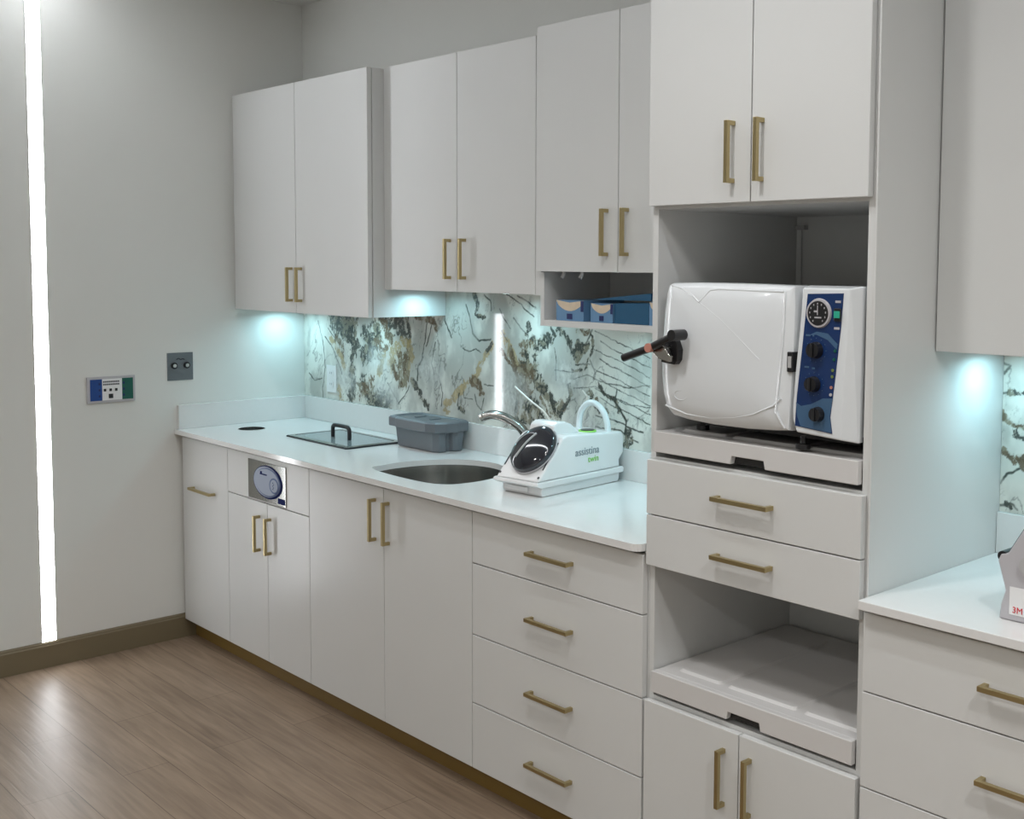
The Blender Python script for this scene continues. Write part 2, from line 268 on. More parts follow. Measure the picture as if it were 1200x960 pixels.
def marble(name, x0, x1, z0, z1, label, step=.0022):
    nx = int((x1-x0)/step)+1; nz = int((z1-z0)/step)+1
    X, Z = np.meshgrid(np.linspace(x0, x1, nx), np.linspace(z0, z1, nz)); x = X.ravel(); z = Z.ravel()
    wx = x+.030*(fbm(x, z, 14, 3)-.5)+.014*(fbm(x, z, 60, 7)-.5); wz = z+.030*(fbm(x, z, 14, 13)-.5)+.014*(fbm(x, z, 60, 17)-.5)
    base = np.array([.74, .74, .68]); cloud = fbm(wx*1.4, wz*.8, 7, 21)
    col = base[None, :]*(1-.34*smst(.40, .66, cloud))[:, None]
    thin = np.abs(fbm(wx*1.6-wz*.8, wz*.7+wx*.3, 5, 31, 5)-.5)
    col *= (1-.5*(1-smst(.0, .014, thin))*smst(.4, .6, fbm(x, z, 6, 41)))[:, None]
    th2 = np.abs(fbm(wx*2.2-wz*.6, wz*.6+wx*.5, 13, 37, 5)-.5); col *= (1-.38*(1-smst(.0, .016, th2))*smst(.42, .6, fbm(x, z, 8, 47)))[:, None]
    fine = fbm(wx*1.3, wz*.75, 85, 51, 5); mid = fbm(wx, wz, 24, 61, 3); streak = fbm(wx*1.7+wz*.5, wz*.6, 42, 81, 4)
    C3 = dict(D=(.040, .048, .044), B=(.13, .095, .06), G=(.36, .27, .13), T=(.06, .07, .06), K=(.52, .54, .53))
    for ty, wd, pts in STROKES:
        if ty in 'DBG': wd *= 1.25
        px = np.array(pts); lo = px.min(0)-wd*2.5-.03; hi = px.max(0)+wd*2.5+.03
        s = np.where((x > lo[0]) & (x < hi[0]) & (z > lo[1]) & (z < hi[1]))[0]
        if len(s) == 0: continue
        d = np.full(len(s), 9.); 
        kk = .45 if ty == 'T' else 1.0
        qx = x[s]+(wx[s]-x[s])*kk; qz = z[s]+(wz[s]-z[s])*kk
        for (ax, az), (bx, bz) in zip(pts, pts[1:]):
            vx, vz = bx-ax, bz-az; t = np.clip(((qx-ax)*vx+(qz-az)*vz)/(vx*vx+vz*vz+1e-9), 0, 1)
            d = np.minimum(d, np.hypot(qx-ax-t*vx, qz-az-t*vz))
        if ty == 'T':
            a = (1-smst(wd*.4, wd*1.5, d))*(.6+.4*smst(.35, .6, mid[s]))
        elif ty == 'K':
            a = (1-smst(wd*.3, wd*1.6, d))*.55*(.6+.4*cloud[s])
        else:
            e = 1-smst(wd*.2, wd*1.75, d)
            wash = e*(.35+.5*smst(.4, .6, mid[s]))*(.45 if ty == 'G' else .75)
            col[s] = col[s]*(1-wash[:, None])+np.array((.33, .29, .21) if ty != 'G' else (.50, .39, .22))[None, :]*wash[:, None]
            a = smst(.26, .46, e*.80+(fine[s]-.5)*2.1+(mid[s]-.5)*1.3)*np.where(e > .01, 1, 0)*smst(0, .15, e)*(.75 if ty == 'G' else .92)
            rg = 1-smst(.0, .05, np.abs(streak[s]-.5)*1.6); a = a*(1-.8*rg)
        c = np.array(C3[ty])[None, :]*(.3+1.5*fine[s])[:, None]
        if ty in 'DB':
            g = smst(.52, .62, fbm(x[s]+3, z[s], 38, 71, 3)); c = c*(1-g[:, None]*.6)+np.array((.33, .30, .22))[None, :]*g[:, None]*.6
        col[s] = col[s]*(1-a[:, None])+c*a[:, None]
    # tile joints
    for jx in (.30, 1.10, 1.96, 2.72):
        col *= (1-.12*np.exp(-((x-jx)/.0018)**2))[:, None]
    me = bpy.data.meshes.new(name)
    yf = -.008
    V = np.stack([x, np.full_like(x, yf), z], 1)
    idx = np.arange(nx*nz).reshape(nz, nx)
    q = np.stack([idx[:-1, :-1].ravel(), idx[:-1, 1:].ravel(), idx[1:, 1:].ravel(), idx[1:, :-1].ravel()], 1)
    back = np.array([[x0, -.0005, z0], [x1, -.0005, z0], [x1, -.0005, z1], [x0, -.0005, z1]])
    n0 = nx*nz; V = np.vstack([V, back]); c0, c1, c2, c3 = idx[0, 0], idx[0, -1], idx[-1, -1], idx[-1, 0]
    F_ = q.tolist()+[[n0+3, n0+2, n0+1, n0], [n0, n0+1]+idx[0, ::-1].tolist(), [n0+2, n0+3]+idx[-1].tolist(),
                     [n0+3, n0]+idx[:, 0].tolist(), [n0+1, n0+2]+idx[::-1, -1].tolist()]
    me.from_pydata(V.tolist(), [], F_)
    ca = me.color_attributes.new('veining', 'FLOAT_COLOR', 'POINT')
    cc = np.ones((len(V), 4)); cc[:n0, :3] = col; cc[n0:, :3] = .8
    ca.data.foreach_set('color', cc.ravel().astype(np.float32)); me.materials.append(MARBLE); me.update()
    o = bpy.data.objects.new(name, me); C.objects.link(o)
    return tag(o, label, 'backsplash')
marble('marble_backsplash', .0005, 2.7735, 1.0185, 1.60, 'glossy white marble backsplash with dark green and gold veins behind the sink')
marble('marble_backsplash', 3.4325, 4.30, 1.0185, 1.435, 'white marble backsplash with brown veins to the right of the tall cabinet')

# ------------------------------------------------------------------ worktops
YC = -.6364; ZC = .914; ZB = .894
def slab(outer, holes, z0, z1):
    bm = B(); edges = []
    for lp in [outer]+holes:
        v = [bm.verts.new((p[0], p[1], z1)) for p in lp]
        edges += [bm.edges.new((v[i], v[(i+1) % len(v)])) for i in range(len(v))]
    bmesh.ops.triangle_fill(bm, edges=edges, use_beauty=True)
    r = bmesh.ops.extrude_face_region(bm, geom=bm.faces[:])
    bmesh.ops.translate(bm, verts=[g for g in r['geom'] if isinstance(g, bmesh.types.BMVert)], vec=(0, 0, z0-z1))
    return bm
SINKP = [(1.352, -.515), (1.336, -.43), (1.340, -.345), (1.365, -.265), (1.41, -.20), (1.475, -.157), (1.55, -.140), (1.625, -.150), (1.70, -.185), (1.758, -.24), (1.795, -.31),
         (1.812, -.39), (1.808, -.46), (1.79, -.505), (1.745, -.535), (1.68, -.546), (1.58, -.549), (1.48, -.545), (1.40, -.535)]
sp = smoothpath([(a, b, 0) for a, b in SINKP+[SINKP[0]]], 4)[:-1]
SINK = [(p.x, p.y) for p in sp]
HOLE = [(.200+.058*math.cos(2*PI*i/40), -.380+.058*math.sin(2*PI*i/40)) for i in range(40)]
TUBR = rrect(.515, .935, -.362, -.128, .012, 4)
outer = [(.0008, -.0008), (.0008, YC), (2.745, YC)]+[(2.745+.028*math.sin(t), YC+.028-.028*math.cos(t)) for t in (PI/8, PI/4, 3*PI/8)]+[(2.7732, YC+.028), (2.7732, -.0008)]
wt = thing('worktop', 'long white quartz worktop with cut out sink, starting at the left wall', 'countertop', (1.387, -.32, ZB))
obj('slab', slab(outer, [SINK, HOLE, TUBR], ZB, ZC), QUARTZ, wt, bevel=.0015)
obj('splash_strip', box(B(), .0205, 2.7732, -.020, -.0008, ZC+.0003, 1.018), QUARTZ, wt, bevel=.001)
obj('splash_strip', box(B(), .0008, .020, YC+.014, -.0008, ZC+.0003, 1.018), QUARTZ, wt, bevel=.001)
wt = thing('worktop', 'white quartz worktop at the right edge, beside the tall cabinet', 'countertop', (3.85, -.32, ZB))
obj('slab', box(B(), 3.4325, 4.30, YC, -.0008, ZB, ZC), QUARTZ, wt, bevel=.0015)
obj('splash_strip', box(B(), 3.4325, 4.30, -.020, -.0008, ZC+.0003, 1.018), QUARTZ, wt, bevel=.001)

# ------------------------------------------------------------------ cabinet pieces
YD = -.612; T = .019; G = .0016
def pull(parent, c, L, vertical, yf):
    """square brass bar pull on a front whose face is at y=yf; c=(x,z) centre"""
    s = .0055; x, z = c; P = .030; h = L/2
    bm = B()
    if vertical:
        box(bm, x-s, x+s, yf-P, yf-P+2*s, z-h, z+h)
        for e in (-1, 1): box(bm, x-s*.98, x+s*.98, yf-P+2*s, yf-.0001, z+e*(h-s)-s*.98, z+e*(h-s)+s*.98)
    else:
        box(bm, x-h, x+h, yf-P, yf-P+2*s, z-s, z+s)
        for e in (-1, 1): box(bm, x+e*(h-s)-s*.98, x+e*(h-s)+s*.98, yf-P+2*s, yf-.0001, z-s*.98, z+s*.98)
    return obj('handle', bm, BRASS, parent, bevel=.0008)
def front(name, parent, x0, x1, z0, z1, yf, hd=None, m=None):
    o = obj(name, box(B(), x0+G, x1-G, yf, yf+T, z0+G, z1-G), m or WHITE, parent, bevel=.0014)
    if hd: pull(o, (hd[0], hd[1]), hd[2], hd[3], yf)
    return o
def carcass(parent, x0, x1, y0, y1, z0, z1, shelves=(), top=True, t=.018, name='carcass', m=None, bottom=True):
    bm = B()
    box(bm, x0, x0+t, y0, y1, z0, z1); box(bm, x1-t, x1, y0, y1, z0, z1)
    if bottom: box(bm, x0+t, x1-t, y0, y1, z0, z0+t)
    if top: box(bm, x0+t, x1-t, y0, y1, z1-t, z1)
    box(bm, x0+t, x1-t, y1-.008, y1, z0+(t if bottom else 0), z1-(t if top else 0))
    for s in shelves: box(bm, x0+t, x1-t, y0, y1-.008, s-t, s)
    return obj(name, bm, m or WHITE, parent)
def kick(parent, x0, x1):
    return obj('toe_kick', box(B(), x0, x1, -.560, -.545, .0006, .088), KICKM, parent)
YB = YD+T+.002; ZD = .082; ZT = .885
X1, X2, X3, X4, X5 = .4441, 1.0865, 1.571, 2.0515, 2.7712
# 1: pull-out waste cabinet
c = thing('base_cabinet', 'narrow white base cabinet against the left wall with a short horizontal brass handle', 'cabinet', (.23, -.3, 0))
carcass(c, .020, X1-.0005, YB, -.022, .088, ZB-.001, top=False); kick(c, .014, X1-.0005)
front('door', c, .0215, X1, ZD, ZT, YD, (.232, .676, .20, False))
obj('filler_strip', box(B(), .0012, .0198, YB, -.56, .088, ZT), WHITE, c)
# 2: cabinet with control plate
c = thing('base_cabinet', 'white base cabinet with a stainless plate and oval dial above two doors', 'cabinet', (.765, -.3, 0))
carcass(c, X1, X2-.0005, YB, -.022, .088, ZB-.001, top=False); kick(c, X1, X2-.0005)
fp = front('front_panel', c, X1, X2, .706, ZT, YD)
front('door', c, X1, .770, ZD, .706, YD, (.709, .581, .142, True))
front('door', c, .770, X2, ZD, .706, YD, (.796, .583, .142, True))
pl = obj('control_plate', box(B(), .627, .922, YD-.004, YD-.0002, .714, .866), PLATE, fp, bevel=.001)
pl['label'] = 'brushed stainless plate with an oval blue and white dial'
def ellip(bm, cx, cz, rx, rz, y0, y1, n=48, mi=0, skew=0):
    return prism(bm, [(cx+rx*math.cos(2*PI*i/n), cz+rz*math.sin(2*PI*i/n)+skew*math.cos(2*PI*i/n)) for i in range(n)], y0, y1, 'y', mi)
bm = B(); yy = YD-.004
ellip(bm, .786, .792, .112, .064, yy-.0015, yy-.0001, mi=0); ellip(bm, .781, .793, .102, .059, yy-.003, yy-.0015, mi=1)
ellip(bm, .792, .792, .097, .055, yy-.0042, yy-.003, mi=2); ellip(bm, .789, .793, .091, .051, yy-.006, yy-.0042, mi=3)
ellip(bm, .845, .786, .036, .030, yy-.0066, yy-.006, mi=2); ellip(bm, .845, .786, .028, .024, yy-.0074, yy-.0066, mi=3)
box(bm, .735, .790, yy-.0066, yy-.006, .818, .823, 0); box(bm, .737, .752, yy-.0066, yy-.006, .823, .831, 0)
for q in range(5): box(bm, .836+.005*(q % 2), .842+.005*(q % 2), yy-.008, yy-.0074, .772+.006*q, .775+.006*q, 0)
box(bm, .865, .915, yy-.002, yy-.0001, .722, .742, 0)
PALE = mat('pale_dial', srgb(172, 182, 200), 55, spec=.15); MIDB = mat('dial_blue', srgb(110, 124, 158), 55, spec=.15)
obj('dial', bm, [mat('dial_navy', srgb(32, 42, 92), 55, spec=.15), PALE, MIDB, PALE], None).parent = pl
for ch in pl.children: ch.location = -worg(c)
# 3: sink base
c = thing('base_cabinet', 'wide white two door base cabinet under the sink', 'cabinet', (1.57, -.3, 0))
carcass(c, X2, X4-.0005, YB, -.022, .088, ZB-.001, top=False); kick(c, X2, X4-.0005)
front('door', c, X2, X3, ZD, ZT, YD, (1.521, .770, .145, True))
front('door', c, X3, X4, ZD, ZT, YD, (1.6025, .770, .145, True))
# 4: drawer bank
c = thing('drawer_cabinet', 'white base cabinet with four wide drawers between the sink doors and the tall cabinet', 'cabinet', (2.41, -.3, 0))
carcass(c, X4, 2.7735, YB, -.022, .088, ZB-.001, top=False); kick(c, X4, 2.7735)
for z0, z1, hz in ((.724, ZT, .808), (.503, .724, .616), (.289, .503, .398), (ZD, .289, .188)):
    front('drawer', c, X4, X5, z0, z1, YD, (2.4165, hz, .178, False))
# 5: tall cabinet
TX0, TX1 = 2.7745, 3.4262; ZTOP = 2.372
c = thing('tall_cabinet', 'tall white cabinet with open bays, holding the autoclave and an empty pullout tray', 'cabinet', (3.10, -.3, 0))
bm = B(); y0 = YB; y1 = -.0012; t = .018
box(bm, TX0, TX0+t, y0, y1, .088, ZTOP); box(bm, TX1-t, TX1, y0, y1, .088, ZTOP)
for z0, z1 in ((.088, .106), (.497, .515), (.866, .884), (1.122, 1.142), (1.772, 1.790), (ZTOP-t, ZTOP)): box(bm, TX0+t, TX1-t, y0, y1-.008, z0, z1)
box(bm, TX0+t, TX1-t, y1-.008, y1, .088, ZTOP)
obj('carcass', bm, WHITE, c)
obj('end_panel', box(B(), TX1+.0006, 3.4315, YB-.004, -.0012, .0008, ZTOP), WHITE, c, bevel=.0008)
kick(c, TX0, TX1)
front('drawer', c, 2.778, 3.422, .994, 1.137, YD, (3.100, 1.072, .170, False))
front('drawer', c, 2.778, 3.422, .860, .994, YD, (3.101, .930, .170, False))
front('door', c, 2.776, 3.1015, 1.778, 2.37, YD, (3.049, 1.897, .145, True))
front('door', c, 3.1015, 3.4205, 1.778, 2.37, YD, (3.1345, 1.897, .145, True))
front('door', c, 2.776, 3.093, ZD, .506, YD, (3.048, .386, .145, True))
front('door', c, 3.093, 3.422, ZD, .506, YD, (3.129, .386, .145, True))
def pullout(z0, z1):
    x0, x1 = 2.7965, 3.4055; yf = -.606
    bm = B()
    nz = z0+.020; n0, n1 = 3.048, 3.152
    prism(bm, [(x0, z0), (n0, z0), (n0+.004, nz), (n1-.004, nz), (n1, z0), (x1, z0), (x1, z1), (x0, z1)], yf, yf+.018, 'y')
    box(bm, x0+.0005, x1-.0005, yf+.018, -.03, z1-.022, z1-.0005)
    p = obj('pullout_tray', bm, TRAYW, c, bevel=.002)
    bm = B()
    for a, b in ((x0+.045, 2.985), (3.005, 3.215), (3.235, x1-.012)):
        bm = B()
        r0 = rrect(a, b, -.555, -.075, .012, 3); r1 = rrect(a+.006, b-.006, -.547, -.083, .010, 3)
        loft(bm, [[(p_[0], p_[1], z1-.0004) for p_ in r0], [(p_[0], p_[1], z1+.005) for p_ in r1]])
        obj('raised_mat', bm, TRAYW, p)
    for a_, b_ in ((x0-.003, x0-.0002), (x1+.0002, x1+.0015)): obj('runner', box(B(), a_, b_, -.56, -.06, z1-.03, z1-.012), STEEL, p)
    bm = B()
    box(bm, n0-.004, n1+.004, yf+.0185, yf+.022, z0, nz+.004); obj('notch_shade', bm, DARK, p)  # near-black plate stands in for the shade inside the tray's notch
    return p
TR1 = pullout(1.156, 1.210); TR2 = pullout(.528, .584)
# small bracket and cable at the back of the autoclave bay
bm = B(); tube(bm, [(2.815, -.016, 1.74), (2.814, -.014, 1.66), (2.816, -.014, 1.45), (2.815, -.014, 1.2)], .0018, 6)
box(bm, 2.800, 2.832, -.028, -.0095, 1.735, 1.747); obj('cable_bracket', bm, GREYW, c)
# 6: right base drawers
c = thing('drawer_cabinet', 'white base cabinet with wide drawers at the right edge, cut off by the picture', 'cabinet', (3.80, -.3, 0))
carcass(c, 3.4325, 4.18, YB, -.022, .088, ZB-.001, top=False); kick(c, 3.4325, 4.18)
for z0, z1, hz in ((.708, ZT, .798), (.494, .708, .606), (.288, .494, .395), (ZD, .288, .188)):
    front('drawer', c, 3.431, 4.178, z0, z1, YD, (3.803, hz, .178, False))

# uppers
def upper(label, x0, x1, z0, z1, yf, doors, hz, L=.14, filler=None, name='wall_cabinet', zb=None):
    c = thing(name, label, 'cabinet', ((x0+x1)/2, -.15, zb or z0))
    yb = yf+T+.002
    bm = B(); box(bm, x0, x1, yb, -.0012 if (z0 > 1.7) else -.0092, z0+.002, z1)
    if z1 > 1.6:  # step round the top of the backsplash
        pass
    obj('carcass', bm, WHITE, c)
    for a, b, hx in doors: front('door', c, a, b, z0, z1+.002, yf, (hx, hz, L, True))
    for f in (filler or []): obj('filler_strip', box(B(), f[0], f[1], f[2], yb-.0004, z0, z1), WHITE, c)
    return c
upper('white two door wall cabinet in the corner, lowest and deepest of the upper cabinets', .0015, 1.1025, 1.4255, 2.3544, -.3632,
      ((.033, .5675, .534), (.5675, 1.101, .6095)), 1.543)
upper('white two door wall cabinet above the sink, set back beside the corner one', 1.104, 2.016, 1.5325, 2.3544, -.3072,
      ((1.1605, 1.574, 1.534), (1.574, 1.989, 1.62)), 1.648, filler=[(1.1045, 1.159, -.293), (1.990, 2.0155, -.3065)])
c = upper('white two door wall cabinet with an open cubby below, against the tall cabinet', 2.0175, 2.7735, 1.6075, 2.3725, -.33,
      ((2.0185, 2.385, 2.3395), (2.385, 2.752, 2.425)), 1.727)
bm = B(); yb = -.311
box(bm, 2.0175, 2.0355, yb, -.0095, 1.436, 1.607); box(bm, 2.7555, 2.7735, yb, -.0095, 1.436, 1.607)
box(bm, 2.0355, 2.7555, yb, -.0095, 1.436, 1.4555); box(bm, 2.0355, 2.7555, -.018, -.0095, 1.4555, 1.607)
obj('open_cubby', bm, WHITE, c, bevel=.0008)
upper('white wall cabinet at the right edge above the second worktop', 3.4325, 4.18, 1.437, 2.372, -.345,
      ((3.4335, 3.806, 3.765), (3.806, 4.178, 3.847)), 1.555)

# ------------------------------------------------------------------ under cabinet puck lights
PL = ('first puck light under the corner cabinet, nearest the left wall', 'added puck light under the corner cabinet, nearer its open side',
      'puck light under the set back cabinet, beside the side of the corner cabinet', 'added puck light under the set back cabinet, above the tap',
      'added puck light under the open cubby, its left one', 'puck light under the open cubby, beside the tall cabinet', 'puck light under the right hand wall cabinet, close to the tall cabinet', 'puck light under the right hand wall cabinet, further right')
for (x, y, z, p), lb in zip(PUCKS, PL):
    th = thing('puck_light', lb, 'light', (x, y, z), 'puck lights under the wall cabinets')
    obj('housing', cyl(B(), (x, y, z-.0003), (0, 0, -1), .034, .0015), STEEL, th, smooth=True)
    obj('lens', cyl(B(), (x, y, z-.0019), (0, 0, -1), .027, .0006), LENS, th)
    area('puck_lamp', (x, y, z-.006), .05, p, PUCK, shape='DISK', spread=165)

# ------------------------------------------------------------------ LED strip on the left wall
th = thing('strip_light', 'tall thin vertical white strip light recessed in the left wall', 'light', (0, -1.17, .1))
obj('diffuser', box(B(), .0005, .003, -1.195, -1.143, .1045, CEIL-.001), EMIT, th)
for q_ in (-1.2, -1.1425): obj('trim_edge', box(B(), .0005, .004, q_, q_+.0045, .1045, CEIL-.001), WALL, th)

th = thing('ceiling_strip_light', 'thin white strip light running along the ceiling in front of the cabinets', 'light', (3.0, -1.17, CEIL-.003))
obj('diffuser', box(B(), .02, 5.9, -1.195, -1.143, CEIL-.003, CEIL-.0005), EMIT, th)
# ------------------------------------------------------------------ wall plates
th = thing('alarm_panel', 'small blue, white and green control panel on the left wall', 'control panel', (0, -.9, 1.11))
ya, yb_, za, zb_ = -1.0, -.803, 1.052, 1.160
obj('frame', box(B(), .0005, .010, ya, yb_, za, zb_), DEV, th, bevel=.002)
obj('blue_field', box(B(), .0102, .0115, ya+.012, ya+.060, za+.010, zb_-.010), BLUE, th)
obj('green_field', box(B(), .0102, .0115, yb_-.055, yb_-.010, za+.010, zb_-.010), GREEN, th)
obj('centre_field', box(B(), .0102, .0112, ya+.0605, yb_-.0555, za+.010, zb_-.010), PLASTIC, th)
for k in range(3):
    obj('button', box(B(), .0113, .014, ya+.066+k*.023, ya+.076+k*.023, za+.047, za+.058), BLACK, th, bevel=.001)
    for q_ in (ya+.046, yb_-.052): obj('indicator', box(B(), .0117, .0125, q_, q_+.007, za+.024+.025*k, za+.033+.025*k), CARTN, th)
obj('button', box(B(), .0113, .014, ya+.086, ya+.104, za+.018, za+.036), BLACK, th, bevel=.001)
bm = B()
for r_, zz in ((0, za+.083), (1, za+.072)):
    for k in range(9): box(bm, .0113, .0118, ya+.0645+k*.0075, ya+.070+k*.0075, zz, zz+.0065)
obj('printed_lines', bm, TXD, th)
th = thing('wall_plate', 'square grey metal plate with two round key switches on the left wall', 'switch', (0, -.6, 1.18))
obj('plate', box(B(), .0005, .004, -.662, -.548, 1.124, 1.243), mat('plate_metal', srgb(120, 124, 128), .4, metal=.6), th, bevel=.0008)
for yk in (-.633, -.577):
    o = obj('key_switch', cyl(B(), (.0042, yk, 1.188), (1, 0, 0), .0145, .004), BLACK, th, smooth=True)
    k = obj('lock_core', cyl(B(), (.0084, yk, 1.188), (1, 0, 0), .008, .006), CHROME, o, smooth=True)
bm = B(); tube(bm, [(.0048, -.622, 1.214), (.0048, -.612, 1.219), (.0048, -.604, 1.213), (.0048, -.594, 1.216), (.0048, -.586, 1.213)], .0018, 6)
obj('logo', bm, TXD, th)
# outlet
th = thing('wall_outlet', 'white double power outlet on the marble near the left corner', 'outlet', (.243, -.008, 1.11))
obj('cover_plate', box(B(), .206, .286, -.013, -.0082, 1.050, 1.172), PLASTIC, th, bevel=.0015)
for zz in (1.135, 1.085):
    s = obj('socket', prism(B(), rrect(.228, .264, zz-.016, zz+.016, .008), -.0145, -.0132, 'y'), PLASTIC, th)
    for q_ in (.238, .251): obj('slot', box(B(), q_, q_+.002, -.0149, -.0146, zz-.002, zz+.008), BLACK, s)

# ------------------------------------------------------------------ chute ring, ultrasonic bath
th = thing('waste_chute', 'round dark waste opening in the worktop near the left wall', 'waste hole', (.2, -.38, ZC))
def ring(bm, c, ro, ri, z0, z1, n=40):
    P = lambda r, z: [(c[0]+r*math.cos(2*PI*i/n), c[1]+r*math.sin(2*PI*i/n), z) for i in range(n)]
    L_ = [P(ro, z0), P(ro, z1), P(ri, z1), P(ri, z0), P(ro, z0)]
    return loft(bm, L_, False, False)
bm = ring(B(), (.2, -.38), .0575, .0545, .78, ZC+.0008); obj('sleeve', bm, STEEL, th, smooth=True)
obj('flap', cyl(B(), (.2, -.38, .882), (0, 0, 1), .054, .003), STEELB if False else mat('grey_flap', srgb(120, 128, 134), .35, metal=.7), th)
th = thing('ultrasonic_bath', 'recessed ultrasonic bath with a flat glass lid and black handle, left of the grey tub', 'ultrasonic cleaner', (.725, -.245, ZC))
bm = B(); bx = (.518, .932, -.359, -.131)
r = lambda d, z: [(p[0], p[1], z) for p in rrect(bx[0]+d, bx[1]-d, bx[2]+d, bx[3]-d, .012, 4)]
loft(bm, [r(0, ZC), r(0, .76), r(.004, .76), r(.004, .915), r(0, ZC)], False, False)
loft(bm, [r(.003, .762), r(.003, .764)])
obj('tank', bm, STEEL, th)
bm = B(); R_ = lambda d, z, q: [(p[0], p[1], z) for p in rrect(.500-d, .958+d, -.374-d, -.116+d, q, 4)]
loft(bm, [R_(0, ZC+.0004, .01), R_(0, ZC+.006, .01), R_(-.02, ZC+.0075, .012), R_(-.02, ZC+.0004, .012), R_(0, ZC+.0004, .01)], False, False)
lid = obj('lid_frame', bm, STEEL, th)
obj('lid_glass', slab([(p[0], p[1]) for p in rrect(.521, .937, -.353, -.137, .01, 4)], [], ZC+.001, ZC+.0062), GLASS, th)
bm = B(); q = lambda d, z: [(p[0], p[1], z) for p in rrect(.497-d, .961+d, -.377-d, -.113+d, .011, 4)]
loft(bm, [q(0, ZC+.0003), q(.003, ZC+.0003), q(.003, ZC+.0052), q(0, ZC+.0052), q(0, ZC+.0003)], False, False)
obj('rubber_seal', bm, RUBBER, th)
bm = B(); z0 = ZC+.0065
tube(bm, [(.665, -.258, z0), (.665, -.258, z0+.034), (.672, -.258, z0+.046), (.690, -.258, z0+.050), (.765, -.258, z0+.050), (.783, -.258, z0+.046), (.790, -.258, z0+.034), (.790, -.258, z0)], .0085, 10, 4)
obj('lid_handle', bm, BLACK, th, smooth=True)

# ------------------------------------------------------------------ grey tub
th = thing('instrument_tub', 'grey plastic tub with a lid standing behind the sink', 'storage tub', (1.11, -.11, ZC))
def tubring(d, z, x0=.982, x1=1.285, y0=-.178, y1=-.040):
    x0 -= d; x1 += d; y0 -= d; y1 += d; c = .018
    P = [(x0+c, y0), (x1-.040, y0), (x1-.012, y0+.012), (x1-.012, y0+.042), (x1-.022, y0+.050), (x1-.022, y0+.064), (x1-.006, y0+.072), (x1, y0+.088), (x1, y1-.02), (x1-.02, y1), (x0+c, y1), (x0, y1-c), (x0, y0+c)]
    return [(a, b, z) for a, b in P]
bm = B(); loft(bm, [tubring(-.010, ZC+.0005), tubring(-.006, ZC+.006), tubring(0, 1.000)])
obj('tub_body', bm, TUB, th, bevel=.002)
def lidring(d, z):
    x0, x1, y0, y1 = .952-d, 1.300+d, -.196-d, -.026+d
    P = [(x0+.012, y0+.010), (x0+.06, y0+.010), (x0+.075, y0-.002), (x1-.075, y0-.002), (x1-.03, y0+.012), (x1-.006, y0+.05), (x1, y0+.10), (x1-.012, y1-.012), (x1-.05, y1), (x0+.03, y1), (x0+.006, y1-.014), (x0, y1-.05), (x0, y0+.04)]
    return [(a, b, z) for a, b in P]
bm = B(); loft(bm, [lidring(-.002, .992), lidring(0, .996), lidring(0, 1.026), lidring(-.006, 1.032), lidring(-.022, 1.033), lidring(-.026, 1.028)])
ld = obj('tub_lid', bm, TUB, th, bevel=.0015)
for q_ in (1.06, 1.16): obj('lid_rib', box(B(), q_, q_+.01, -.13, -.08, 1.0282, 1.031), TUB, ld)

# ------------------------------------------------------------------ sink and tap
cx, cy = 1.57, -.35
def sr(s, z): return [(cx+(p[0]-cx)*s, cy+(p[1]-cy)*s, z) for p in SINK]
th = thing('kitchen_sink', 'stainless steel undermount sink with a curved back set in the worktop', 'sink', (cx, cy, .72))
bm = B(); loft(bm, [sr(1.05, ZB-.0005), sr(1.006, ZB-.0005), sr(.995, .86), sr(.97, .76), sr(.93, .728), sr(.80, .722), sr(.2, .718), sr(.2, .714), sr(.82, .716), sr(.95, .724), sr(.985, .755), sr(1.008, .86), sr(1.05, ZB-.004), sr(1.05, ZB-.0005)], False, False)
bm.faces.ensure_lookup_table()
obj('basin', bm, STEEL, th, smooth=True)
obj('drain', cyl(B(), (cx, cy, .7185), (0, 0, 1), .042, .003), CHROME, th)
th = thing('faucet', 'low curved steel tap standing behind the sink, half hidden by the white machine', 'faucet', (1.70, -.085, ZC))
bm = B(); tube(bm, [(1.703, -.075, ZC+.02), (1.703, -.077, .955), (1.698, -.085, 1.005), (1.680, -.106, 1.050), (1.652, -.140, 1.081), (1.632, -.165, 1.094), (1.612, -.188, 1.097), (1.594, -.210, 1.090)], (.0185, .0165), 16, 5)
sp_ = obj('spout', bm, STEEL, th, smooth=True)
obj('spray_head', cyl(B(), (1.594, -.210, 1.090), (-.50, -.55, -.45), .0165, .010), STEEL, sp_, smooth=True)
obj('base_flange', cyl(B(), (1.703, -.075, ZC+.0004), (0, 0, 1), .026, .022, r2=.021), STEEL, th, smooth=True)
bm = B(); tube(bm, [(1.722, -.075, .958), (1.76, -.07, .968), (1.795, -.066, .985)], (.006, .005), 8); obj('lever', bm, STEEL, th, smooth=True)

# ------------------------------------------------------------------ handpiece care machine
TH = math.radians(6); O3 = Vector((2.163, -.422, ZC))
uv = Vector((math.cos(TH), math.sin(TH), 0)); dv = Vector((-math.sin(TH), math.cos(TH), 0)); zv = Vector((0, 0, 1))
def W(u, v, z): return O3+uv*u+dv*v+zv*z
th = thing('handpiece_cleaner', 'white bench machine with a round smoked lid standing right of the sink', 'sterilizing machine', (2.09, -.25, ZC))
WD = .180
def prof(bm, P, ua, ub, inset=.0, mi=0):
    a = [bm.verts.new(W(ua, v, z)) for v, z in P]; b = [bm.verts.new(W(ub, v, z)) for v, z in P]; n = len(P)
    bm.faces.new(a).material_index = mi; bm.faces.new(b[::-1]).material_index = mi
    for i in range(n): bm.faces.new((a[i], b[i], b[(i+1) % n], a[(i+1) % n])).material_index = mi
    return bm
bm = B(); prof(bm, [(.004, .0006), (.372, .0006), (.378, .012), (.378, .030), (-.002, .030), (-.004, .010)], -WD+.006, -.006)
